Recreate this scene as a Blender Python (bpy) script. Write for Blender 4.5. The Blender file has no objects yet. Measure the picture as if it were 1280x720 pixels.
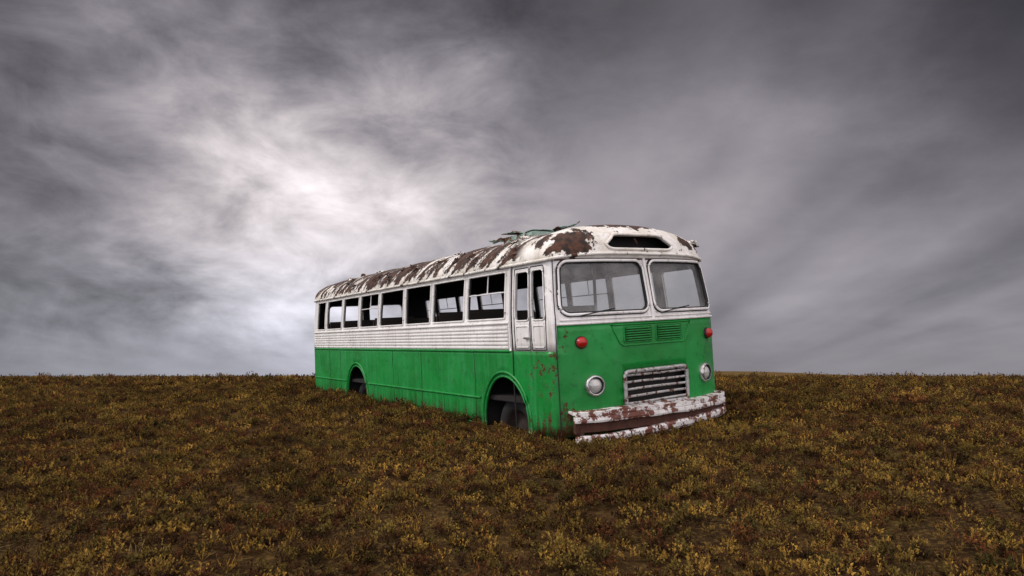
import bpy, math, random
import numpy as np
from mathutils import Vector, Matrix, noise
from mathutils.geometry import delaunay_2d_cdt
random.seed(7); rng=np.random.default_rng(7)
scene=bpy.context.scene
scene.view_settings.view_transform='Standard'; scene.view_settings.look='None'
scene.view_settings.exposure=0; scene.view_settings.gamma=1

# ------------------------------------------------------------ camera
PITCH=math.radians(7.7); CAMZ=1.1; F=844.0
cam=bpy.data.cameras.new("camera"); cam.sensor_width=36; cam.lens=36*F/1280
cam.clip_start=0.05; cam.clip_end=20000
co=bpy.data.objects.new("camera",cam); scene.collection.objects.link(co)
co.location=(0,0,CAMZ); co.rotation_euler=(math.pi/2+PITCH,0,0); scene.camera=co
def c2w(v):
    X,Y,Z=v
    r=Vector((1,0,0)); d=Vector((0,math.sin(PITCH),-math.cos(PITCH))); f=Vector((0,math.cos(PITCH),math.sin(PITCH)))
    return r*X+d*Y+f*Z
def pixdir(u,v): return c2w(((u-640)/F,(v-360)/F,1)).normalized()

# ------------------------------------------------------------ node helpers
class NT:
    def __init__(s,nt): s.nt=nt; s.n=nt.nodes; s.l=nt.links
    def new(s,t,**k):
        n=s.n.new(t)
        for a,b in k.items(): setattr(n,a,b)
        return n
    def put(s,sock,v):
        if hasattr(v,'default_value') or isinstance(v,bpy.types.NodeSocket): s.l.new(v,sock)
        else:
            if isinstance(v,(tuple,list)) and len(v)==3 and sock.type=='RGBA': v=(*v,1)
            sock.default_value=v
    def m(s,op,a,b=0.0,c=None,clamp=False):
        n=s.new('ShaderNodeMath',operation=op,use_clamp=clamp); s.put(n.inputs[0],a); s.put(n.inputs[1],b)
        if c is not None: s.put(n.inputs[2],c)
        return n.outputs[0]
    def vm(s,op,a,b=(0,0,0),out=0):
        n=s.new('ShaderNodeVectorMath',operation=op); s.put(n.inputs[0],a); s.put(n.inputs[1],b)
        return n.outputs['Value'] if op in('DOT_PRODUCT','LENGTH','DISTANCE') else n.outputs[0]
    def noise(s,co,scale,detail=4,rough=.55,dist=0,color=False):
        n=s.new('ShaderNodeTexNoise'); s.put(n.inputs['Vector'],co); n.inputs['Scale'].default_value=scale
        n.inputs['Detail'].default_value=detail; n.inputs['Roughness'].default_value=rough; n.inputs['Distortion'].default_value=dist
        return n.outputs['Color'] if color else n.outputs['Fac']
    def mapr(s,v,a,b,c=0.0,d=1.0,smooth=True):
        n=s.new('ShaderNodeMapRange'); 
        if smooth: n.interpolation_type='SMOOTHSTEP'
        s.put(n.inputs[0],v)
        for i,x in zip((1,2,3,4),(a,b,c,d)): s.put(n.inputs[i],x)
        return n.outputs[0]
    def mapping(s,co,scale=(1,1,1),rot=(0,0,0),loc=(0,0,0)):
        n=s.new('ShaderNodeMapping'); s.put(n.inputs[0],co); n.inputs['Scale'].default_value=scale
        n.inputs['Rotation'].default_value=rot; n.inputs['Location'].default_value=loc; return n.outputs[0]
    def mix(s,f,a,b,mode='MIX'):
        n=s.new('ShaderNodeMix',data_type='RGBA',blend_type=mode); s.put(n.inputs[0],f); s.put(n.inputs[6],a); s.put(n.inputs[7],b); return n.outputs[2]
    def sep(s,v):
        n=s.new('ShaderNodeSeparateXYZ'); s.put(n.inputs[0],v); return n.outputs
    def comb(s,x,y,z):
        n=s.new('ShaderNodeCombineXYZ'); s.put(n.inputs[0],x); s.put(n.inputs[1],y); s.put(n.inputs[2],z); return n.outputs[0]
def material(name):
    m=bpy.data.materials.new(name); m.use_nodes=True
    t=NT(m.node_tree); b=m.node_tree.nodes['Principled BSDF']
    return m,t,b
def bump(t,b,h,strength=.3,dist=.01):
    n=t.new('ShaderNodeBump'); n.inputs['Strength'].default_value=strength; n.inputs['Distance'].default_value=dist
    t.put(n.inputs['Height'],h); t.l.new(n.outputs[0],b.inputs['Normal'])
def objco(t): return t.new('ShaderNodeTexCoord').outputs['Object']

def simple(name,col,rough=.6,metal=0.0,var=.25,scale=12,rust=0.0):
    m,t,b=material(name); c=objco(t)
    n=t.noise(c,scale,5,.6)
    base=t.mix(t.m('MULTIPLY',t.mapr(n,.3,.7),var),col,tuple(x*.35 for x in col))
    if rust>0:
        k=t.mapr(t.noise(c,scale*.6,6,.65),.62-rust*.25,.66-rust*.25)
        rc=t.mix(t.noise(c,40,3),(.035,.016,.01),(.16,.055,.022))
        base=t.mix(k,base,rc)
        t.put(b.inputs['Roughness'],t.mapr(k,0,1,rough,.9)); 
        if metal: t.put(b.inputs['Metallic'],t.mapr(k,0,1,metal,0))
    else:
        b.inputs['Roughness'].default_value=rough; b.inputs['Metallic'].default_value=metal
    t.put(b.inputs['Base Color'],base); bump(t,b,n,.25,.004)
    return m

def mat_green():
    m,t,b=material('green_bus_paint'); c=objco(t); x,y,z=t.sep(c)
    big=t.noise(c,1.3,4,.55); fine=t.noise(c,9,7,.7)
    streak=t.noise(t.mapping(c,(6,6,.55)),2.2,6,.65)
    g=t.mix(t.mapr(big,.35,.7),(.003,.185,.024),(.005,.26,.042))
    flank=t.mapr(y,-.1,.3,.12,.45)
    g=t.mix(t.m('MULTIPLY',t.mapr(streak,.45,.70),flank),g,(.05,.31,.11))
    g=t.mix(t.m('MULTIPLY',t.mapr(fine,.52,.72),.65),g,(.003,.085,.015))
    scuff=t.mapr(t.noise(t.mapping(c,(1.5,1.5,22)),2.0,6,.7),.62,.72)
    g=t.mix(t.m('MULTIPLY',scuff,.35),g,(.09,.30,.14))
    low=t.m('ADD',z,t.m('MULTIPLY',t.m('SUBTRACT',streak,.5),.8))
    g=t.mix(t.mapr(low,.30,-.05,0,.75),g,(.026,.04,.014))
    chip=t.mapr(t.noise(c,19,8,.78),.640,.665)
    g=t.mix(chip,g,(.065,.075,.045))
    edge=t.mapr(low,.30,.02)
    rn=t.m('ADD',t.noise(c,5.5,9,.78),t.m('MULTIPLY',edge,.13))
    near=t.vm('DISTANCE',t.vm('MULTIPLY',c,(1,1,.45)),(-1.24,.12,.38)); rn=t.m('ADD',rn,t.mapr(near,.65,.08,0,.115))
    rust=t.mapr(rn,.645,.68)
    rc=t.mix(t.noise(c,45,4),(.03,.016,.01),(.13,.05,.022))
    drip=t.mapr(t.noise(t.mapping(c,(14,14,.5)),2.0,4,.6),.62,.75)
    g=t.mix(t.m('MULTIPLY',drip,.6),g,(.045,.05,.016))
    g=t.mix(rust,g,rc)
    t.put(b.inputs['Base Color'],g); t.put(b.inputs['Roughness'],t.mapr(fine,.3,.7,.28,.55))
    t.put(b.inputs['Specular IOR Level'],t.mapr(rust,0,1,.42,.1))
    h=t.m('ADD',t.m('MULTIPLY',t.noise(c,2.2,2),3.0),t.m('MULTIPLY',t.m('ADD',chip,rust),-.15)); bump(t,b,h,.65,.012)
    return m
def mat_white(name='white_bus_paint',amt=0.0,rc0=(.03,.014,.009),rc1=(.16,.06,.025)):
    m,t,b=material(name); c=objco(t); x,y,z=t.sep(c)
    streak=t.noise(t.mapping(c,(9,9,.8)),2.2,6,.65)
    w=t.mix(t.mapr(t.noise(c,3,5),.3,.7),(.82,.81,.79),(.70,.685,.66))
    w=t.mix(t.m('MULTIPLY',t.mapr(streak,.5,.72),.5),w,(.36,.32,.26))
    w=t.mix(t.m('MULTIPLY',t.mapr(t.noise(c,22,6,.7),.56,.7),.6),w,(.28,.26,.22))
    k=t.mapr(t.noise(c,8,8,.74),.63-amt,.655-amt)
    rc=t.mix(t.noise(c,45,4),rc0,rc1)
    w=t.mix(k,w,rc); t.put(b.inputs['Base Color'],w); b.inputs['Roughness'].default_value=.5
    bump(t,b,t.m('ADD',t.noise(c,2.5,2),t.m('MULTIPLY',k,-.2)),.4,.01)
    return m
def mat_roof():
    m,t,b=material('peeling_roof_paint'); c=objco(t); x,y,z=t.sep(c)
    warp=t.vm('ADD',c,t.vm('MULTIPLY',t.vm('SUBTRACT',t.noise(c,4,4,color=True),(.5,.5,.5)),(.25,.25,.25)))
    sl=t.m('ADD',y,t.m('MULTIPLY',z,1.0)); fx=t.m('ADD',sl,t.m('MULTIPLY',x,-.35))
    fc=t.comb(t.m('MULTIPLY',x,1.6),t.m('MULTIPLY',fx,6.0),t.m('MULTIPLY',z,3.2))
    jit=t.vm('MULTIPLY',t.vm('SUBTRACT',t.noise(c,9,6,.7,color=True),(.5,.5,.5)),(1.1,1.1,1.1))
    n1=t.noise(t.vm('ADD',fc,jit),1.0,6,.66)
    sh=t.mapr(z,1.84,1.96); sh2=t.mapr(z,2.285,2.22)
    flake=t.mapr(t.m('ADD',n1,t.m('MULTIPLY',t.m('MULTIPLY',sh,sh2),.135)),.568,.583)
    frontmask=t.mapr(y,.45,.70); flake=t.m('MULTIPLY',flake,frontmask)
    fn=t.noise(c,9,8,.72); blob=None
    for cx,cy,cz,r in [(-.95,.02,2.02,.22),(-.80,.02,2.05,.2),(-1.05,.28,2.08,.16),(-.62,.02,2.0,.10),(.82,.0,2.05,.13),(1.0,.15,2.0,.16),(1.05,.3,1.93,.12),(-.42,.14,2.235,.11),(-.25,.14,2.235,.15),(-.08,.14,2.24,.14),(.1,.14,2.24,.16),(.30,.15,2.22,.15),(.45,.16,2.22,.12),(-.85,.5,2.17,.14),(-1.1,.1,1.93,.08),(-.7,.12,2.16,.10)]:
        d=t.m('DIVIDE',t.vm('DISTANCE',warp,(cx,cy,cz)),r)
        v=t.m('SUBTRACT',1.0,d); blob=v if blob is None else t.m('MAXIMUM',blob,v)
    bl=t.mapr(t.m('ADD',blob,t.m('MULTIPLY',t.m('SUBTRACT',fn,.5),2.4)),.12,.18)
    spots=t.mapr(t.noise(c,10,9,.78),.605,.625)
    rust=t.m('MAXIMUM',t.m('MAXIMUM',flake,bl),spots)
    w=t.mix(t.mapr(t.noise(c,4,6,.65),.35,.68),(.84,.82,.77),(.64,.60,.52))
    w=t.mix(t.m('MULTIPLY',t.mapr(t.noise(t.mapping(c,(2,9,2)),3,6,.7),.5,.7),.5),w,(.40,.33,.24))
    rc=t.mix(t.mapr(t.noise(c,12,5,.65),.38,.68),(.022,.014,.011),(.10,.042,.022))
    t.put(b.inputs['Base Color'],t.mix(rust,w,rc)); t.put(b.inputs['Roughness'],t.mapr(rust,0,1,.5,.9))
    bump(t,b,t.m('ADD',t.m('MULTIPLY',rust,-.5),t.m('MULTIPLY',t.noise(c,3,3),1.2)),.7,.014)
    return m
def mat_glass():
    m=bpy.data.materials.new('dusty_sheen_glass'); m.use_nodes=True; t=NT(m.node_tree); t.n.clear()
    out=t.new('ShaderNodeOutputMaterial'); tr=t.new('ShaderNodeBsdfTransparent'); tr.inputs[0].default_value=(.82,.87,.86,1)
    gl=t.new('ShaderNodeBsdfGlossy'); gl.inputs['Roughness'].default_value=.05
    fr=t.new('ShaderNodeFresnel'); fr.inputs[0].default_value=1.55
    df=t.new('ShaderNodeBsdfDiffuse'); df.inputs[0].default_value=(.6,.6,.58,1)
    s1=t.new('ShaderNodeMixShader'); t.put(s1.inputs[0],fr.outputs[0]); t.l.new(tr.outputs[0],s1.inputs[1]); t.l.new(gl.outputs[0],s1.inputs[2])
    c=objco(t); z=t.sep(c)[2]
    d=t.m('ADD',t.mapr(t.noise(c,3.5,6,.65),.35,.75,.05,.24),t.mapr(z,1.45,1.27,0,.10))  # dust coat whose grey also paints a whitish sky sheen into the glass
    s2=t.new('ShaderNodeMixShader'); t.put(s2.inputs[0],d); t.l.new(s1.outputs[0],s2.inputs[1]); t.l.new(df.outputs[0],s2.inputs[2])
    t.l.new(s2.outputs[0],out.inputs[0]); return m
GREEN=mat_green(); WHITE=mat_white(); ROOF=mat_roof(); GLASS=mat_glass()
BUMPER=mat_white('rusty_white_bumper',.13,(.05,.020,.013),(.24,.075,.045))
DARK=simple('dark_interior',(.014,.012,.011),.9)
RUBBER=simple('black_rubber',(.014,.014,.014),.75)
CHROME=simple('aged_chrome',(.62,.62,.60),.28,.9,.5,20,.15)
GRILLE=simple('grille_metal',(.5,.5,.48),.45,.3,.6,20,.35)
RED=simple('red_lens',(.42,.012,.010),.25); LENS=simple('headlight_lens',(.62,.62,.58),.12,.2,.5)
RUST=simple('rusted_steel',(.085,.03,.018),.9,0,.7,15)
HUB=simple('dirty_wheel',(.03,.018,.013),.9,0,.7,15)
SEAT=simple('seat_cover',(.035,.025,.022),.85); HATCH=simple('faded_green_hatch',(.30,.42,.36),.7,0,.6,14,.45)

# ------------------------------------------------------------ bus transform
d1=Vector((-554,72,F)).normalized(); d2=Vector((1282,-24,F)); d2=(d2-d1*d2.dot(d1)).normalized()
O=Vector(((695-640)/F,(548-360)/F,1))*6.92
HW=1.24; L=8.30
X=c2w(d2); Y=c2w(d1); Z=X.cross(Y)
orig=Vector((0,0,CAMZ))+c2w(O+d2*HW)
BM=Matrix(((X.x,Y.x,Z.x,orig.x),(X.y,Y.y,Z.y,orig.y),(X.z,Y.z,Z.z,orig.z),(0,0,0,1)))
bus=bpy.data.objects.new("abandoned_bus",None); scene.collection.objects.link(bus); bus.matrix_world=BM
def add(name,verts,faces,mats,smooth=True,mi=None):
    me=bpy.data.meshes.new(name); me.from_pydata([tuple(v) for v in verts],[],faces); 
    for m in (mats if isinstance(mats,list) else [mats]): me.materials.append(m)
    if smooth: me.polygons.foreach_set('use_smooth',[True]*len(me.polygons))
    if mi is not None: me.polygons.foreach_set('material_index',mi)
    me.update(); o=bpy.data.objects.new(name,me); scene.collection.objects.link(o); o.parent=bus; return o

half=[]
for i in range(60):
    x=1.19*i/59; half.append((x,-.24*(1-(x/HW)**3.5)))
p0=Vector(half[-1]); p1=Vector((HW,.0)); p2=Vector((HW,.07))
for i in range(1,9):
    q=i/8; p=p0*(1-q)**2+p1*2*q*(1-q)+p2*q*q; half.append(tuple(p))
R=.28
for i in range(1,80): half.append((HW,.07+(L-R-.07)*i/79))
for i in range(1,11):
    a=math.pi/2*i/10; half.append((HW-R+R*math.cos(a),L-R+R*math.sin(a)))
for i in range(1,12): half.append(((HW-R)*(1-i/11),L+.06*math.sin(i/11*math.pi/2)))
half=np.array(half); seg=np.hypot(*np.diff(half,axis=0).T); SL=np.concatenate([[0],np.cumsum(seg)]); SM=SL[-1]
def P(s):
    a=abs(s); x=np.interp(a,SL,half[:,0]); y=np.interp(a,SL,half[:,1]); return (x if s>=0 else -x),y
def sx(x): return math.copysign(float(np.interp(abs(x),half[:60,0],SL[:60])),x)
iy0=67
def sy(y): return -float(np.interp(y,half[iy0:147,1],SL[iy0:147]))
def M(s,z,off=0.0):
    def f(s):
        x,y=P(s); k=1.0; q=max(0,(z-1.1)/.75)
        k=1-.05*min(q,1.2)**1.5
        lean=.10*min(max(0,(z-1.2)/.65),1.1)
        dent=.008*noise.noise(Vector((s*1.7,z*2.0,4)))
        return Vector((x*k+(dent if x>0 else -dent),y+lean*min(1,max(0,1-(y+.24)/1.2)),z))
    p=f(s)
    if off:
        a=f(s-.01); b=f(s+.01); t=(b-a).normalized(); n=t.cross(Vector((0,0,1))).normalized(); p=p+n*off
    return p
ZG=1.85; RH=.43
def RF(s,ph,off=0.0):
    b=M(s,ZG,.015); c=max(math.cos(ph),0)**.83; zz=max(math.sin(ph),0)**.83
    y=b.y+(1-c)*(.5*(1-b.y/L)-.45*(b.y/L)); 
    p=Vector((b.x*c,y,ZG+RH*zz))
    p.z+=.012*math.sin(y*6.1+1)*zz*(1 if ph>.3 else ph/.3)
    if off:
        a=RF(s+.01,ph)-RF(s-.01,ph); bb=RF(s,min(ph+.02,1.57))-RF(s,ph-.02); n=a.cross(bb).normalized(); p=p+n*off
    return p
def dens(poly,st,closed=True):
    out=[]; n=len(poly)
    for i in range(n if closed else n-1):
        a=Vector(poly[i]); b=Vector(poly[(i+1)%n]); k=max(1,int((b-a).length/st))
        for j in range(k): out.append(tuple(a+(b-a)*j/k))
    if not closed: out.append(tuple(poly[-1]))
    return out
def inside(p,poly):
    x,y=p; r=False; n=len(poly); j=n-1
    for i in range(n):
        xi,yi=poly[i]; xj,yj=poly[j]
        if (yi>y)!=(yj>y) and x<(xj-xi)*(y-yi)/(yj-yi)+xi: r=not r
        j=i
    return r
def rrect(a,b,c,d,r,n=5):
    if a>b:a,b=b,a
    pts=[]
    for cx,cy,a0 in ((b-r,c+r,-90),(b-r,d-r,0),(a+r,d-r,90),(a+r,c+r,180)):
        for i in range(n+1):
            t=math.radians(a0+90*i/n); pts.append((cx+r*math.cos(t),cy+r*math.sin(t)))
    return pts
def panel(name,outer,holes,fn,ss,zs,mats,thick=.03,st=.06):
    outer=dens(outer,st); holes=[dens(h,st) for h in holes]
    V=[];E=[]
    for lp in [outer]+holes:
        k=len(V); V+=[Vector(p) for p in lp]; n=len(lp); E+=[(k+i,k+(i+1)%n) for i in range(n)]
    A=np.array(outer); lo=A.min(0); hi=A.max(0)
    edgepts=np.array([tuple(v) for v in V])
    for gx in np.arange(lo[0]+ss,hi[0]-ss*.5,ss):
        for gy in np.arange(lo[1]+zs,hi[1]-zs*.5,zs):
            if np.min(np.abs(edgepts-[gx,gy]).sum(1))<st*.5: continue
            if not inside((gx,gy),outer): continue
            if any(inside((gx,gy),h) for h in holes): continue
            V.append(Vector((gx,gy)))
    vo,eo,fo,*_=delaunay_2d_cdt(V,E,[],0,1e-6)
    faces=[]
    for f in fo:
        c=sum((vo[i] for i in f),Vector((0,0)))/len(f)
        if inside(c,outer) and not any(inside(c,h) for h in holes):
            a,b,d=(vo[i] for i in f[:3])
            ar=(b-a).cross(d-a)
            if abs(ar)<1e-9: continue
            faces.append(list(f) if ar>0 else list(f)[::-1])
    o=add(name,[fn(v.x,v.y) for v in vo],faces,mats)
    if thick:
        md=o.modifiers.new('thickness','SOLIDIFY'); md.thickness=thick; md.offset=-1; md.material_offset=1 if len(mats)>1 else 0
    return o
def tube(name,path,r,mat,closed=False,n=8,flat=1.0):
    path=[Vector(p) for p in path]; N=len(path); V=[];Fc=[]
    for i,p in enumerate(path):
        a=path[(i-1)%N] if closed or i>0 else p; b=path[(i+1)%N] if closed or i<N-1 else p
        t=(b-a).normalized() if (b-a).length>1e-9 else Vector((0,0,1)); u=Vector((0,0,1)) if abs(t.z)<.9 else Vector((0,1,0))
        w=t.cross(u).normalized(); u=w.cross(t).normalized()
        rr=r(i/(N-1)) if callable(r) else r
        for k in range(n):
            an=2*math.pi*k/n; V.append(p+w*math.cos(an)*rr*flat+u*math.sin(an)*rr)
    for i in range(N if closed else N-1):
        for k in range(n):
            a=i*n+k;b=i*n+(k+1)%n;c=((i+1)%N)*n+(k+1)%n;d=((i+1)%N)*n+k; Fc.append((a,b,c,d))
    if not closed: Fc.append(tuple(range(n))); Fc.append(tuple(range((N-1)*n,N*n))[::-1])
    return add(name,V,Fc,mat)
def sheet(path2,fn,off,name,r,mat,closed=True,flat=1.0,st=.05):
    return tube(name,[fn(s,z,off) for s,z in dens(path2,st,closed)],r,mat,closed,flat=flat)
def box(name,lo,hi,mat,bev=.01,rot=None):
    import bmesh
    bm=bmesh.new(); bmesh.ops.create_cube(bm,size=1)
    c=[(lo[i]+hi[i])/2 for i in range(3)]; s=[hi[i]-lo[i] for i in range(3)]
    for v in bm.verts: v.co=Vector((v.co.x*s[0],v.co.y*s[1],v.co.z*s[2]))
    if bev: bmesh.ops.bevel(bm,geom=bm.edges[:],offset=bev,segments=2,affect='EDGES')
    if rot is not None: bmesh.ops.rotate(bm,verts=bm.verts,cent=(0,0,0),matrix=rot)
    bmesh.ops.translate(bm,verts=bm.verts,vec=c)
    me=bpy.data.meshes.new(name); bm.to_mesh(me); bm.free(); me.materials.append(mat)
    o=bpy.data.objects.new(name,me); scene.collection.objects.link(o); o.parent=bus; return o
def lathe(name,prof,cen,axis,mats,n=28,mi=None):
    axis=Vector(axis).normalized(); u=axis.orthogonal().normalized(); w=axis.cross(u); V=[];Fc=[];I=[]
    for (r,h) in prof:
        for k in range(n):
            a=2*math.pi*k/n; V.append(Vector(cen)+axis*h+(u*math.cos(a)+w*math.sin(a))*r)
    for i in range(len(prof)-1):
        for k in range(n): Fc.append((i*n+k,i*n+(k+1)%n,(i+1)*n+(k+1)%n,(i+1)*n+k)); I.append(mi[i] if mi else 0)
    return add(name,V,Fc,mats,mi=I)

# ------------------------------------------------------------ body shell
ZB=.886; ZF=1.15
sc=sx(1.185)
def arch(yc,rw,rh,zc=.08,n=18,z0=-.1):
    pts=[]
    for i in range(n+1):
        a=math.pi*i/n; pts.append((yc+rw*math.cos(a),zc+rh*math.sin(a)))
    return [(yc+rw,z0)]+pts+[(yc-rw,z0)]
AR=[(.93,.46,.52),(5.68,.46,.52)]
holes=[]
for yc,rw,rh in AR:
    a=arch(yc,rw,rh); holes.append([(sy(y),z) for y,z in a]); holes.append([(-sy(y),z) for y,z in a])
gr=rrect(sx(-.47),sx(.47),.25,.62,.05); holes.append(gr)
low_outer=[(-SM,0),(SM,0),(SM,ZB),(sc,ZB),(sc-.004,ZF),(-sc+.004,ZF),(-sc,ZB),(-SM,ZB)]
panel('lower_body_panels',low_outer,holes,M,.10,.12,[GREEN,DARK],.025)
WY=[(.855,1.73),(1.815,2.69),(2.775,3.59),(3.675,4.57),(4.655,5.46),(5.545,6.31),(6.395,7.22),(7.33,7.82)]
ZW0,ZW1=1.255,1.79
ws=[]
for a,b in WY: ws.append(rrect(sy(a),sy(b),ZW0,ZW1,.035)); ws.append(rrect(-sy(a),-sy(b),ZW0,ZW1,.035))
dw=[]
for a,b in [(.075,.315),(.365,.645)]: dw.append(rrect(sy(a),sy(b),1.22,1.76,.05))
drv=[rrect(-sy(.12),-sy(.70),1.24,1.77,.05)]
fw=[rrect(sx(-1.14),-.045,1.255,1.825,.11,8),rrect(.045,sx(1.14),1.255,1.825,.11,8)]
rw_=[rrect(SM-.85,SM-.08,1.27,1.74,.08),rrect(-SM+.08,-SM+.85,1.27,1.74,.08)]
up_outer=[(-SM,ZB),(-sc,ZB),(-sc+.004,ZF),(sc-.004,ZF),(sc,ZB),(SM,ZB),(SM,ZG),(-SM,ZG)]
panel('upper_body_panels',up_outer,ws+dw+drv+fw+rw_,M,.08,.10,[WHITE,DARK],.03)
slot=rrect(-.56,.52,.17,.60,.13)
slot=[(s*(1.0 if ph<.4 else .86),ph) for s,ph in slot]
panel('roof_shell',[(-SM,0),(SM,0),(SM,1.569),(-SM,1.569)],[slot],RF,.11,.09,[ROOF,DARK],.03,.08)
sheet(slot,RF,.006,'destination_sign_frame',.016,ROOF)
tube('destination_sign_divider',[RF(-.02,.20,-.04),RF(-.02,.4,-.05),RF(-.02,.58,-.05)],.012,RUST)
box('destination_sign_box',(-.60,.14,1.87),(.57,.35,2.14),DARK,.01)
gp=[]
for s in np.arange(-SM,SM,.07):
    brow=.05*max(0,1-(abs(s)/1.3)**4); gp.append(M(s,ZG,.028)+Vector((0,0,brow+.008*noise.noise(Vector((s*2.5,0,1))))))
tube('rain_gutter',gp,.018,ROOF,True)
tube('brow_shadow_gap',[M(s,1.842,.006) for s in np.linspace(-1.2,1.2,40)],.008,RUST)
for i,w in enumerate(ws+rw_): sheet(w,M,.003,'window_frame_%d'%i,.011,WHITE)
for i,w in enumerate(ws): sheet(w,M,-.028,'window_rubber_%d'%i,.013,RUBBER)
for i,w in enumerate(dw+drv): sheet(w,M,.003,'door_window_frame_%d'%i,.009,WHITE)
for i,w in enumerate(fw):
    sheet(w,M,.008,'windscreen_frame_%d'%i,.019,WHITE); sheet(w,M,-.004,'windscreen_rubber_%d'%i,.029,RUBBER)
    panel('windscreen_glass_%d'%i,w,[],lambda s,z:M(s,z,-.015),.08,.1,[GLASS],0)
for i in (0,3,5,8,9,13,15):
    a,b=WY[i//2]; sg=1 if i%2==0 else -1
    sheet([(sg*sy(a+.01),1.56),(sg*sy(b-.01),1.56)],M,-.02,'sash_bar_%d'%i,.008,WHITE,False)
    m_=(a+b)/2; sheet([(sg*sy(m_),1.56),(sg*sy(m_),ZW1)],M,-.02,'sash_post_%d'%i,.008,WHITE,False)
sheet([(-.0,1.16),(-.0,1.86)],M,.004,'windscreen_centre_post',.022,WHITE,False)
sheet([(-sc,ZF+.01),(sc,ZF+.01)],M,.004,'waist_moulding_front',.014,WHITE,False)
sheet([(-sc*.97,1.20),(sc*.97,1.20)],M,.004,'waist_moulding_upper',.008,WHITE,False)
for sg in (1,-1):
    k='near' if sg==1 else 'off'
    sheet([(sg*sy(8.0),ZB),(sg*sy(.78),ZB)],M,.006,'waist_moulding_side_'+k,.014,GREEN,False)
    for i in range(6):
        z=.925+i*.044
        sheet([(sg*sy(7.98),z),(sg*sy(.80),z)],M,.001,'flute_%s_%d'%(k,i),.019,WHITE,False,flat=.55)
    sheet([(sg*sy(7.98),1.205),(sg*sy(.75),1.205)],M,.006,'sill_moulding_'+k,.016,WHITE,False)
    zt=.325
    def lip(yc,rw,rh,off=.055):
        return [(yc+(rw+off)*math.cos(math.pi*i/24),.08+(rh+off)*math.sin(math.pi*i/24)) for i in range(25)]
    def ypath(p): return [(sg*sy(max(y,.08)),z) for y,z in p]
    for j,(yc,rw,rh) in enumerate(AR):
        pp=[(yc+rw+.05,.0)]+lip(yc,rw,rh,.05)+[(yc-rw-.05,.0)]
        sheet(ypath(pp),M,.004,'arch_moulding_%s_%d'%(k,j),.017,GREEN,False)
        pp=[(yc+rw,.0)]+lip(yc,rw,rh,0)+[(yc-rw,.0)]
        sheet(ypath(pp),M,.0,'arch_lip_%s_%d'%(k,j),.014,GREEN,False)
    sheet(ypath([(8.0,zt),(6.22,zt)]),M,.004,'swage_a_'+k,.015,GREEN,False)
    sheet(ypath([(5.14,zt),(1.47,zt)]),M,.004,'swage_b_'+k,.015,GREEN,False)
    for j,y in enumerate((7.1,6.5,4.9,4.1,3.1,2.45,1.6)):
        sheet([(sg*sy(y),.01),(sg*sy(y),zt if j in(2,5) else ZB)],M,0.001,'panel_seam_%s_%d'%(k,j),.0035,DARK,False)
    sheet([(sg*sy(7.98),.015),(sg*sy(6.2),.015)],M,0,'skirt_edge_a_'+k,.012,GREEN,False)
    sheet([(sg*sy(5.15),.015),(sg*sy(1.45),.015)],M,0,'skirt_edge_b_'+k,.012,GREEN,False)
for i,(a,b) in enumerate([(.060,.335),(.35,.665)]):
    sheet(rrect(sy(a+.01),sy(b),.90,1.80,.02),M,.002,'door_leaf_gap_%d'%i,.005,RUBBER)
    sheet(rrect(sy(a+.04),sy(b-.04),.93,1.16,.02),M,.003,'door_leaf_panel_%d'%i,.007,WHITE)
sheet([(sy(.72),.0),(sy(.72),1.84)],M,.003,'door_post_seam',.008,DARK,False)
sheet([(sy(.76),.89),(sy(.76),1.84)],M,.006,'door_post_moulding',.014,WHITE,False)
sheet([(-sc*1.005,.02),(-sc*1.005,1.84)],M,.004,'corner_seam',.005,DARK,False)
box('door_handle',(-1.275,.36,1.02),(-1.25,.46,1.04),CHROME,.005)
box('grille_void',(-.52,-.14,.2),(.52,-.02,.66),DARK,.01)
sheet(gr,M,.012,'grille_frame',.022,GRILLE)
for i in range(5):
    z=.285+i*.073
    tube('grille_slat_%d'%i,[M(s,z+(.004*math.sin(s*5+i)),-.004) for s in np.linspace(sx(-.47),sx(.47),14)],.014,GRILLE,flat=.8)
vo=[(sx(-.60),1.125),(sx(-.50),.93),(sx(-.45),.90),(sx(.45),.90),(sx(.50),.93),(sx(.60),1.125)]
sheet(vo,M,.003,'vent_panel_moulding',.009,GREEN)
for j,(a,b) in enumerate([(-.44,-.03),(.03,.44)]):
    sheet(rrect(a,b,.93,1.10,.02),M,.002,'vent_frame_%d'%j,.007,GREEN)
    for i in range(6):
        z=.95+i*.026; tube('vent_louvre_%d_%d'%(j,i),[M(s,z,.006) for s in np.linspace(a+.02,b-.02,8)],.009,GREEN)
        tube('vent_gap_%d_%d'%(j,i),[M(s,z-.013,.002) for s in np.linspace(a+.02,b-.02,8)],.0035,DARK)
def nrm(s,z): return (M(s,z,.1)-M(s,z,0)).normalized()
for sg in (-1,1):
    s=sx(.84*sg); p=M(s,.51); n=nrm(s,.51)
    lathe('headlight_%s'%('a' if sg<0 else 'b'),[(.112,-.01),(.112,.02),(.102,.045),(.086,.048),(.080,.02),(.074,.018),(.06,.04),(.03,.052),(.0,.055)],p,n,[CHROME,LENS,RUBBER],mi=[0,0,0,2,2,1,1,1])
    s=sx(.955*sg); p=M(s,.965); n=nrm(s,.965)
    lathe('indicator_%s'%('a' if sg<0 else 'b'),[(.066,-.01),(.066,.02),(.058,.028),(.052,.05),(.035,.07),(.0,.078)],p,n,[RUBBER,RED],n=22,mi=[0,0,1,1,1])
def bump_y(x): return -.39+.20*(abs(x)/1.15)**2.4
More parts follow.
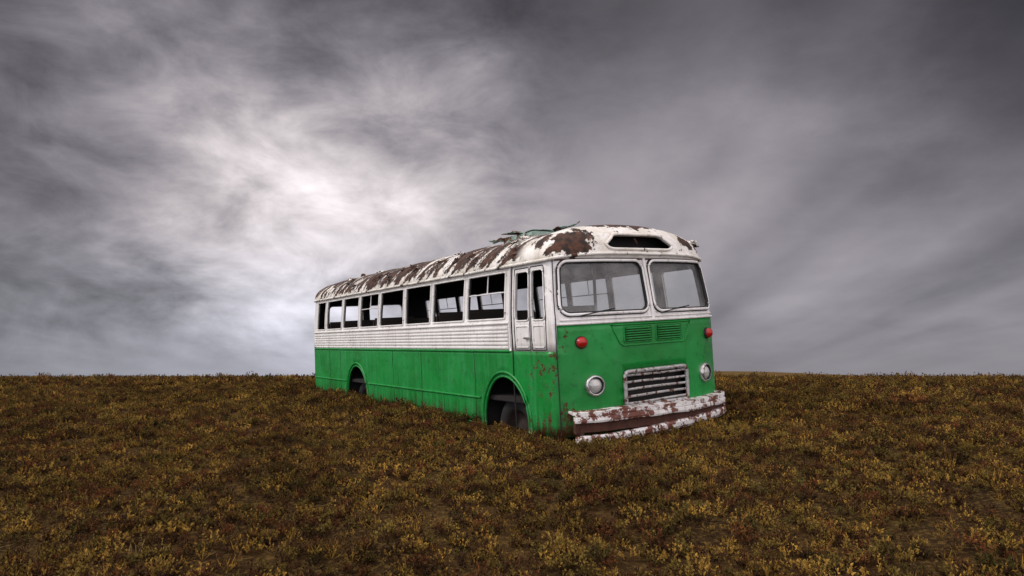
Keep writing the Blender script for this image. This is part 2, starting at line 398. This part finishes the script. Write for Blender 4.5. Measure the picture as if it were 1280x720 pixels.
def prof_sweep(name,prof,x0,x1,mat,n=60,fz=lambda x:0):
    V=[];Fc=[];k=len(prof)
    for i in range(n+1):
        x=x0+(x1-x0)*i/n; y=bump_y(x)+.014*noise.noise(Vector((x*2.2,1,1)))
        for (o,z) in prof: V.append((x,y+o,z+fz(x)+.012*noise.noise(Vector((x*3,z*5,3)))))
    for i in range(n):
        for j in range(k): Fc.append((i*k+j,i*k+(j+1)%k,(i+1)*k+(j+1)%k,(i+1)*k+j))
    Fc.append(tuple(range(k))[::-1]); Fc.append(tuple(range(n*k,n*k+k)))
    return add(name,V,Fc,mat,smooth=False)
sag=lambda x:-.012*math.sin(x*2.2)
prof_sweep('bumper_top_shelf',[(.0,.205),(.0,.245),(.17,.262),(.17,.245)],-1.12,1.11,BUMPER,fz=sag)
prof_sweep('bumper_upper_rail',[(-.015,.14),(-.022,.16),(-.018,.195),(.0,.20),(.03,.2),(.03,.14)],-1.13,1.13,BUMPER,fz=sag)
prof_sweep('bumper_recess',[(.03,.04),(.03,.145),(.07,.145),(.07,.04)],-1.11,1.1,RUST,fz=sag)
prof_sweep('bumper_lower_rail',[(.0,-.03),(-.02,.0),(-.022,.04),(-.008,.062),(.03,.062),(.03,-.03)],-1.12,1.12,BUMPER,fz=lambda x:-.012+.03*x)
for i,x in enumerate((-1.05,-.4,.4,1.05)): box('bumper_bracket_%d'%i,(x-.03,bump_y(x)+.03,.02),(x+.03,.0,.2),RUST)
box('bumper_torn_end',(1.10,-.2,.06),(1.13,.05,.26),BUMPER,.004,Matrix.Rotation(.2,3,'Z'))
for j,(a,b) in enumerate([(-.95,-.55),(.15,.6)]):
    tube('wiper_arm_%d'%j,[M(sx(a),1.24,.03),M(sx((a+b)/2),1.275,.03),M(sx(b),1.30,.025)],.006,RUBBER)
lathe('steering_wheel',[(.21,0),(.225,.012),(.24,0),(.225,-.012),(.21,0)],(.62,.52,1.12),(0,-.5,.85),[RUBBER])
tube('steering_column',[(.62,.52,1.12),(.62,.25,.5)],.025,RUBBER)
box('dashboard',(-1.05,-.02,.95),(1.1,.22,1.17),DARK,.03)
box('cabin_floor',(-1.19,.02,.30),(1.19,7.95,.36),DARK,.01)
box('engine_cover',(-.35,.0,.36),(.35,.9,.95),DARK,.06)
for r in range(8):
    y=1.6+r*.78
    for sg in (-1,1):
        if (r,sg) in ((2,-1),(3,-1),(5,-1),(1,1),(6,1)): continue
        box('seat_%d_%s'%(r,'a' if sg<0 else 'b'),(.35 if sg>0 else -1.12,y,.72),(1.12 if sg>0 else -.35,y+.42,.84),SEAT,.03)
        box('seat_back_%d_%s'%(r,'a' if sg<0 else 'b'),(.35 if sg>0 else -1.12,y+.40,.75),(1.12 if sg>0 else -.35,y+.48,1.40),SEAT,.03,Matrix.Rotation(.1,3,'X'))
tube('driver_partition_rail',[(.2,.95,.4),(.2,.95,2.1)],.02,CHROME); tube('hand_rail',[(-.5,.9,.4),(-.5,.9,2.15)],.018,CHROME)
box('driver_partition',(.25,.92,.4),(1.15,.95,1.3),DARK,.01)
for i in range(9):
    y=.8+i*.88; tube('roof_rib_%d'%i,[Vector((1.14*math.cos(a),y,1.80+.42*math.sin(a))) for a in np.linspace(.05,math.pi-.05,18)],.022,DARK)
for j,yc in enumerate((.95,5.68)):
    for sg in (-1,1):
        prof=[(.0,.02),(.07,.03),(.10,.0),(.22,-.02),(.25,.06),(.27,.09),(.36,.11),(.405,.08),(.42,.0),(.42,-.1),(.40,-.15),(.2,-.15)]
        lathe('wheel_%d_%s'%(j,'a' if sg<0 else 'b'),prof,(sg*1.0,yc-.02,-.06),(sg,0,0),[RUBBER,HUB],36,mi=[1,1,1,1,1,0,0,0,0,0,0])
        box('wheel_well_%d_%s'%(j,'a' if sg<0 else 'b'),(min(sg*.70,sg*.74),yc-.6,-.1),(max(sg*.70,sg*.74),yc+.6,.62),DARK,0)
    box('axle_%d'%j,(-1,yc-.05,-.09),(1,yc+.05,.01),RUST)
    for q in (-.56,.52): box('well_wall_%d_%d'%(j,int(q*100)+60),(-1.2,yc+q,-.05),(1.2,yc+q+.04,.62),DARK,0)
    box('well_top_%d'%j,(-1.2,yc-.5,.605),(1.2,yc+.5,.64),DARK,0)
box('chassis_rail_a',(-.5,.1,.1),(-.4,7.8,.28),RUST); box('chassis_rail_b',(.4,.1,.1),(.5,7.8,.28),RUST)
def plate(name,cen,sz,rot,mat,n=8,curl=.03):
    V=[];Fc=[]
    for i in range(n+1):
        for j in range(n+1):
            a=i/n-.5;b=j/n-.5
            e=1+.5*noise.noise(Vector((a*5,b*5,cen[0]*9)))
            p=Vector((a*sz[0]*e,b*sz[1]*e,curl*noise.noise(Vector((a*3+cen[0]*7,b*3,1)))*2+curl*4*a*a)); V.append(rot@p+Vector(cen))
    for i in range(n):
        for j in range(n): k=i*(n+1)+j; Fc.append((k,k+n+1,k+n+2,k+1))
    o=add(name,V,Fc,mat,smooth=False); md=o.modifiers.new('t','SOLIDIFY'); md.thickness=.008; return o
from mathutils import Euler
box('roof_hatch_frame',(-.50,1.25,2.25),(.30,1.95,2.345),HATCH,.012)
plate('roof_hatch_lid',(-.12,1.60,2.385),(.80,.66,.1),Euler((.05,-.07,.1)).to_matrix(),HATCH,curl=.02)
plate('roof_hatch_flap',(.12,1.40,2.43),(.42,.26,.1),Euler((-.15,-.20,.3)).to_matrix(),HATCH,curl=.018)
plate('roof_hatch_scrap',(-.38,2.05,2.33),(.40,.3,.1),Euler((.05,-.15,.3)).to_matrix(),HATCH)
plate('roof_torn_flap',(1.07,.10,2.05),(.14,.16,.1),Euler((.2,.4,.5)).to_matrix(),ROOF,curl=.02)
plate('roof_torn_flap_b',(1.13,.25,1.97),(.10,.14,.1),Euler((.1,.9,.1)).to_matrix(),ROOF,curl=.02)
fr_=random.Random(3)
for i in range(30):
    y=fr_.uniform(.5,7.4); s=sy(y); ph=fr_.uniform(.25,.95); p=RF(s,ph,.006)
    plate('roof_paint_flake_%d'%i,tuple(p),(fr_.uniform(.04,.1),fr_.uniform(.05,.12),.1),Euler((fr_.uniform(-.3,.3),-1.1+ph*.8+fr_.uniform(-.35,.2),fr_.uniform(0,1))).to_matrix(),ROOF,4,curl=.015)

# ------------------------------------------------------------ terrain
def sst(a,b,x): 
    t=np.clip((x-a)/(b-a),0,1); return t*t*(3-2*t)
def hgt(x,y,detail=True):
    pl=-.01+.036*x+.076*y; pl=np.maximum(pl,-2)
    cap=1.045+0*x; k=.06
    h=-k*np.log(np.exp(-np.clip(pl,-2,6)/k)+np.exp(-cap/k))
    az=np.arctan2(x,np.maximum(y,1)); 
    h=h+sst(60,260,y)*(2.9*np.exp(-((az-.30)/.20)**2)+.5*np.exp(-((az+.7)/.25)**2))
    return h
BI0=BM.inverted()
def hum(x,y):
    r=math.hypot(x,y); a=max(0,1-r/60)
    near=(BI0@Vector((x,y,.7)))
    ex=max(-1.3-near.x,near.x-1.3,0); ey=max(-.5-near.y,near.y-8.3,0); q=max(0,1-math.hypot(ex,ey)/.8)
    fr=max(0,min(1,1-near.y/4))
    return (1-.6*q)*a*(.07*noise.noise(Vector((x*.9,y*.9,0)))+.05*noise.noise(Vector((x*2.6,y*2.6,5))))-.07*q*fr + .25*min(1,r/150)*noise.noise(Vector((x*.02,y*.02,9)))*(0.35)
def ground_z(x,y): return float(hgt(np.float64(x),np.float64(y)))+hum(x,y)-.02
u=np.linspace(-1,1,321); xs=np.sinh(u*7.2)/math.sinh(7.2)*3500
v=np.linspace(0,1,330); ys=-6+np.sinh(v*7.0)/math.sinh(7.0)*4000
V=[];Fc=[]
for y in ys:
    for x in xs: V.append((x,y,ground_z(x,y)))
n=len(xs)
for j in range(len(ys)-1):
    for i in range(n-1): k=j*n+i; Fc.append((k,k+1,k+1+n,k+n))
me=bpy.data.meshes.new('ground'); me.from_pydata(V,[],Fc); me.polygons.foreach_set('use_smooth',[True]*len(Fc)); 
g=bpy.data.objects.new('ground',me); scene.collection.objects.link(g)
m,t,b=material('heath_ground'); c=objco(t)
n1=t.noise(c,.35,3,.6); n2=t.noise(c,3.0,5,.7); n3=t.noise(c,30,4,.7)
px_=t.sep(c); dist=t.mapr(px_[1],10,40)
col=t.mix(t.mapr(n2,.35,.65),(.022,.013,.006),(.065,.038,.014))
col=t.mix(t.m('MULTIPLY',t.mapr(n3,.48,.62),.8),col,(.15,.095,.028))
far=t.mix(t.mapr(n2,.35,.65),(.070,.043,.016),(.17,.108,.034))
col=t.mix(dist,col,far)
col=t.mix(t.m('MULTIPLY',t.mapr(n1,.45,.65),.35),col,(.09,.045,.017))
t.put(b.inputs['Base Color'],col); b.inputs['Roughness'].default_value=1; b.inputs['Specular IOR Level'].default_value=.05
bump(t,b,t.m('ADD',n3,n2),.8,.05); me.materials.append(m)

# ------------------------------------------------------------ heath vegetation
def leafmat(name,ca,cb):
    m,t,b=material(name); oi=t.new('ShaderNodeObjectInfo'); r=oi.outputs['Random']
    at=t.new('ShaderNodeAttribute'); at.attribute_type='INSTANCER'; at.attribute_name='tone'; tn=at.outputs['Fac']
    col=t.mix(r,ca,cb)
    col=t.mix(1.0,col,t.comb(tn,tn,tn),'MULTIPLY')
    t.put(b.inputs['Base Color'],col); b.inputs['Roughness'].default_value=.9; b.inputs['Specular IOR Level'].default_value=.08
    return m
LM=[leafmat('leaf_olive',(.085,.060,.015),(.20,.135,.030)),
    leafmat('leaf_ochre',(.15,.088,.020),(.38,.225,.045)),
    leafmat('leaf_brown',(.028,.015,.008),(.095,.048,.019)),
    leafmat('leaf_russet',(.070,.028,.011),(.17,.065,.023)),
    leafmat('leaf_straw',(.14,.09,.035),(.30,.20,.09)),
    leafmat('leaf_dark_green',(.036,.030,.009),(.10,.080,.020))]
vc=bpy.data.collections.new('heath_plants')
def tuft(name,mat,mat2,nl,rad,h,ls,blades=0,stems=6):
    V=[];Fc=[];I=[]
    def leaf(p,d,ln,w,mi):
        d=d.normalized(); s=d.cross(Vector((random.gauss(0,1),random.gauss(0,1),random.gauss(0,1)))).normalized()*w
        k=len(V); up=s.cross(d).normalized()*ln*.12
        V.extend([p,p+d*ln*.5+s+up,p+d*ln,p+d*ln*.5-s+up]); Fc.append((k,k+1,k+2,k+3)); I.append(mi)
    ns=max(5,nl//8)
    for q in range(ns if nl>20 else 0):
        a=random.uniform(0,6.283); lean=random.random()**.6
        tip=Vector((math.cos(a)*rad*lean,math.sin(a)*rad*lean,h*(1.05-.55*lean*lean)*random.uniform(.7,1.25)))
        d=(tip-Vector((0,0,-.01)))
        for i in range(nl//ns):
            f=random.uniform(.35,1.0); p=Vector((0,0,-.01))+Vector((d.x*f**.7,d.y*f**.7,d.z*f))
            dd=Vector((random.gauss(0,.7),random.gauss(0,.7),random.gauss(.6,.5)))+d.normalized()*.5
            leaf(p,dd,ls*random.uniform(.6,1.35),ls*random.uniform(.22,.38),0 if f>.55 else 1)
        leaf(Vector((0,0,-.01)),d,d.length,.0018,1)
    for _ in range(blades):
        a=random.uniform(0,6.283); d=Vector((math.cos(a)*random.uniform(.1,.8),math.sin(a)*random.uniform(.1,.8),1)).normalized()
        p=Vector((random.gauss(0,rad*.4),random.gauss(0,rad*.4),-.01)); ln=h*random.uniform(.5,1.2); w=.0018
        s=d.cross(Vector((0,0,1))).normalized()*w; k=len(V); m_=p+d*ln*.55; e=p+d*ln+Vector((d.x,d.y,-.35))*ln*.25
        V.extend([p-s,p+s,m_+s*.8,m_-s*.8,e]); Fc.append((k,k+1,k+2,k+3)); Fc.append((k+3,k+2,k+4)); I.extend([0,0])
    me=bpy.data.meshes.new(name); me.from_pydata([tuple(p) for p in V],[],Fc); me.materials.append(mat); me.materials.append(mat2)
    me.polygons.foreach_set('material_index',I); o=bpy.data.objects.new(name,me); vc.objects.link(o)
tuft('plant_00',LM[0],LM[2],96,.080,.070,.017)
tuft('plant_01',LM[1],LM[2],88,.072,.075,.016)
tuft('plant_02',LM[2],LM[2],96,.085,.062,.016)
tuft('plant_03',LM[3],LM[2],88,.078,.068,.017)
tuft('plant_04',LM[4],LM[2],0,.06,.08,.014,blades=12)
tuft('plant_05',LM[5],LM[2],96,.082,.070,.017)
tuft('plant_06',LM[2],LM[1],88,.082,.080,.015)
pts=[];idx=[];scl=[];rot=[];tone=[]
def scatter(y0,y1,dens_,s0,s1,wid):
    A=(y1-y0)*2*(wid*y1+2); N=int(A*dens_)
    for _ in range(N):
        y=random.uniform(y0,y1); x=random.uniform(-1,1)*(wid*y1+2)
        if abs(x)>wid*y+2: continue
        q=BI0@Vector((x,y,.7))
        if -1.17<q.x<1.17 and -.12<q.y<8.2: continue
        z=ground_z(x,y)
        a=.8*noise.noise(Vector((x*.7,y*.7,2)))+.6*noise.noise(Vector((x*3.1,y*3.1,7)))
        if a>.16: k=random.choices([0,1,2,3,4,5,6],[26,30,11,9,1,9,10])[0]
        elif a>-.16: k=random.choices([0,1,2,3,4,5,6],[23,24,18,13,1,8,13])[0]
        else: k=random.choices([0,1,2,3,4,5,6],[17,15,24,15,.6,9,18])[0]
        s=random.uniform(s0,s1)
        if random.random()<.05: s*=1.4
        if -1.5<q.x<1.45 and -.7<q.y<8.3: s*=1.1
        tn=.92+.55*noise.noise(Vector((x*1.0,y*1.0,31)))+.3*noise.noise(Vector((x*3.3,y*3.3,40)))
        pts.append((x,y,z)); idx.append(k); scl.append(s); rot.append((random.gauss(0,.15),random.gauss(0,.15),random.uniform(0,6.28))); tone.append(max(.45,min(1.3,tn)))
scatter(1.8,8,150,.65,1.1,.80)
scatter(8,16,66,.9,1.45,.80)
scatter(16,34,15,1.4,2.3,.80)
scatter(34,80,1.8,2.2,3.6,.80)
me=bpy.data.meshes.new('heath_vegetation'); me.from_pydata(pts,[],[])
at=me.attributes.new('idx','INT','POINT'); at.data.foreach_set('value',idx)
at=me.attributes.new('scl','FLOAT','POINT'); at.data.foreach_set('value',scl)
at=me.attributes.new('tone','FLOAT','POINT'); at.data.foreach_set('value',tone)
at=me.attributes.new('rot','FLOAT_VECTOR','POINT'); at.data.foreach_set('vector',np.array(rot).ravel())
ho=bpy.data.objects.new('heath_vegetation',me); scene.collection.objects.link(ho)
ng=bpy.data.node_groups.new('scatter','GeometryNodeTree')
ng.interface.new_socket('Geometry',in_out='INPUT',socket_type='NodeSocketGeometry'); ng.interface.new_socket('Geometry',in_out='OUTPUT',socket_type='NodeSocketGeometry')
gi=ng.nodes.new('NodeGroupInput'); go=ng.nodes.new('NodeGroupOutput'); ip=ng.nodes.new('GeometryNodeInstanceOnPoints'); ci=ng.nodes.new('GeometryNodeCollectionInfo')
ci.inputs['Collection'].default_value=vc; ci.inputs['Separate Children'].default_value=True; ci.inputs['Reset Children'].default_value=True
ip.inputs['Pick Instance'].default_value=True
def na(nm,ty):
    n=ng.nodes.new('GeometryNodeInputNamedAttribute'); n.data_type=ty; n.inputs['Name'].default_value=nm; return n.outputs['Attribute']
ng.links.new(gi.outputs[0],ip.inputs['Points']); ng.links.new(ci.outputs[0],ip.inputs['Instance'])
ng.links.new(na('idx','INT'),ip.inputs['Instance Index']); ng.links.new(na('scl','FLOAT'),ip.inputs['Scale']); ng.links.new(na('rot','FLOAT_VECTOR'),ip.inputs['Rotation'])
ng.links.new(ip.outputs[0],go.inputs[0]); md=ho.modifiers.new('scatter','NODES'); md.node_group=ng
print('tufts',len(pts))

# ------------------------------------------------------------ sky
W=bpy.data.worlds.new('World'); scene.world=W; W.use_nodes=True; t=NT(W.node_tree); t.n.clear()
SUN_EL=math.radians(38); SUN_AZ=math.radians(-95)
out=t.new('ShaderNodeOutputWorld'); sk=t.new('ShaderNodeTexSky',sky_type='NISHITA'); sk.sun_disc=False
sk.sun_elevation=SUN_EL; sk.sun_rotation=SUN_AZ
bg1=t.new('ShaderNodeBackground'); t.l.new(sk.outputs[0],bg1.inputs[0]); bg1.inputs[1].default_value=.08
D=t.new('ShaderNodeTexCoord').outputs['Generated']; D=t.vm('NORMALIZE',D); dx,dy,dz=t.sep(D)
den=t.m('ADD',t.m('MAXIMUM',dz,0),.16)
px=t.m('DIVIDE',dx,den); py=t.m('DIVIDE',dy,den); pc=t.comb(px,py,0.0)
D2=t.vm('MULTIPLY',D,(1,1,1.9))
warp=t.vm('MULTIPLY',t.vm('SUBTRACT',t.noise(D2,4.0,6,.60,color=True),(.5,.5,.5)),(.28,.28,.20))
DW=t.vm('NORMALIZE',t.vm('ADD',D,warp))
left=t.mapr(dx,.20,-.12)
S=[(15,[(-40,60),(170,100),(330,78),(480,88),(640,76),(820,98),(1050,84),(1290,62)]),
   (115,[(-20,112),(90,175),(220,160),(350,130),(500,158),(640,132),(820,128),(1050,102),(1290,78)]),
   (205,[(-10,122),(90,72),(190,175),(300,222),(430,205),(560,175),(760,165),(1000,142),(1270,108)]),
   (295,[(-10,92),(90,130),(200,190),(300,238),(390,250),(490,195),(600,165),(780,160),(1020,146),(1250,130)]),
   (380,[(-10,112),(100,120),(220,148),(320,185),(410,212),(520,168),(850,142),(1150,145)]),
   (458,[(0,148),(150,160),(300,150),(420,162),(850,124),(1150,137)])]
num=.004*.33; dn=.004
for v_,row in S:
    for u_,c_ in row:
        d=pixdir(u_,v_); L_=((c_/255+.055)/1.055)**2.4
        w=t.m('EXPONENT',t.m('MULTIPLY_ADD',t.vm('DOT_PRODUCT',DW,tuple(d)),170.0,-170.0))
        num=t.m('MULTIPLY_ADD',w,L_,num); dn=t.m('ADD',dn,w)
val=t.m('DIVIDE',num,dn)
st=t.noise(t.mapping(pc,(1.5,.22,1),(0,0,math.radians(-32))),1.2,3,.5,.2)
bl=t.noise(D2,6.0,7,.60,.35)
bl2=t.noise(t.mapping(pc,(1,.7,1),(0,0,math.radians(-20))),1.7,4,.55,.25)
hz=t.mapr(dz,.0,.08,.25,1.0)
mod=t.m('ADD',t.m('MULTIPLY',t.m('SUBTRACT',st,.5),1.0),t.m('MULTIPLY',t.m('SUBTRACT',bl,.5),t.mapr(left,0,1,.30,2.1)))
mod=t.m('ADD',mod,t.m('MULTIPLY',t.m('SUBTRACT',bl2,.5),t.mapr(left,0,1,.6,.8)))
mod=t.m('MULTIPLY',mod,hz)
val=t.m('MULTIPLY',val,t.m('ADD',1.04,mod))
val=t.m('MULTIPLY',t.m('POWER',t.m('MAXIMUM',t.m('DIVIDE',val,.30),.05),1.12),.30)
val=t.m('ADD',val,t.m('MULTIPLY',t.mapr(dy,.25,-.5),1.0))  # added brightness in the unseen sky behind the camera, to light the bus
val=t.m('ADD',val,t.m('MULTIPLY',t.mapr(dz,.6,.95),.5))  # same added fill overhead, above the view
tint=t.mix(t.mapr(val,.12,.6),(1.0,.92,1.04),(1.06,.97,1.0))
lowblue=t.m('MULTIPLY',t.mapr(dz,.24,.02),t.mapr(left,0,1,.35,1.0)); tint=t.mix(lowblue,tint,(.95,.96,1.10))
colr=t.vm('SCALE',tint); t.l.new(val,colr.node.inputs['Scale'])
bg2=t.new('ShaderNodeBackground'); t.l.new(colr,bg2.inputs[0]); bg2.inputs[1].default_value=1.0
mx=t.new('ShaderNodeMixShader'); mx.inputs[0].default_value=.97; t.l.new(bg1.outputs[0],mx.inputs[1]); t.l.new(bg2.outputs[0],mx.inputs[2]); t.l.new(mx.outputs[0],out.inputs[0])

sl=bpy.data.lights.new('sun','SUN'); sl.energy=1.5; sl.angle=math.radians(14); sl.color=(1,.95,.88)
so=bpy.data.objects.new('sun',sl); scene.collection.objects.link(so)
dirv=Vector((math.sin(SUN_AZ)*math.cos(SUN_EL),math.cos(SUN_AZ)*math.cos(SUN_EL),math.sin(SUN_EL)))
so.rotation_euler=dirv.to_track_quat('Z','Y').to_euler(); so.location=dirv*50
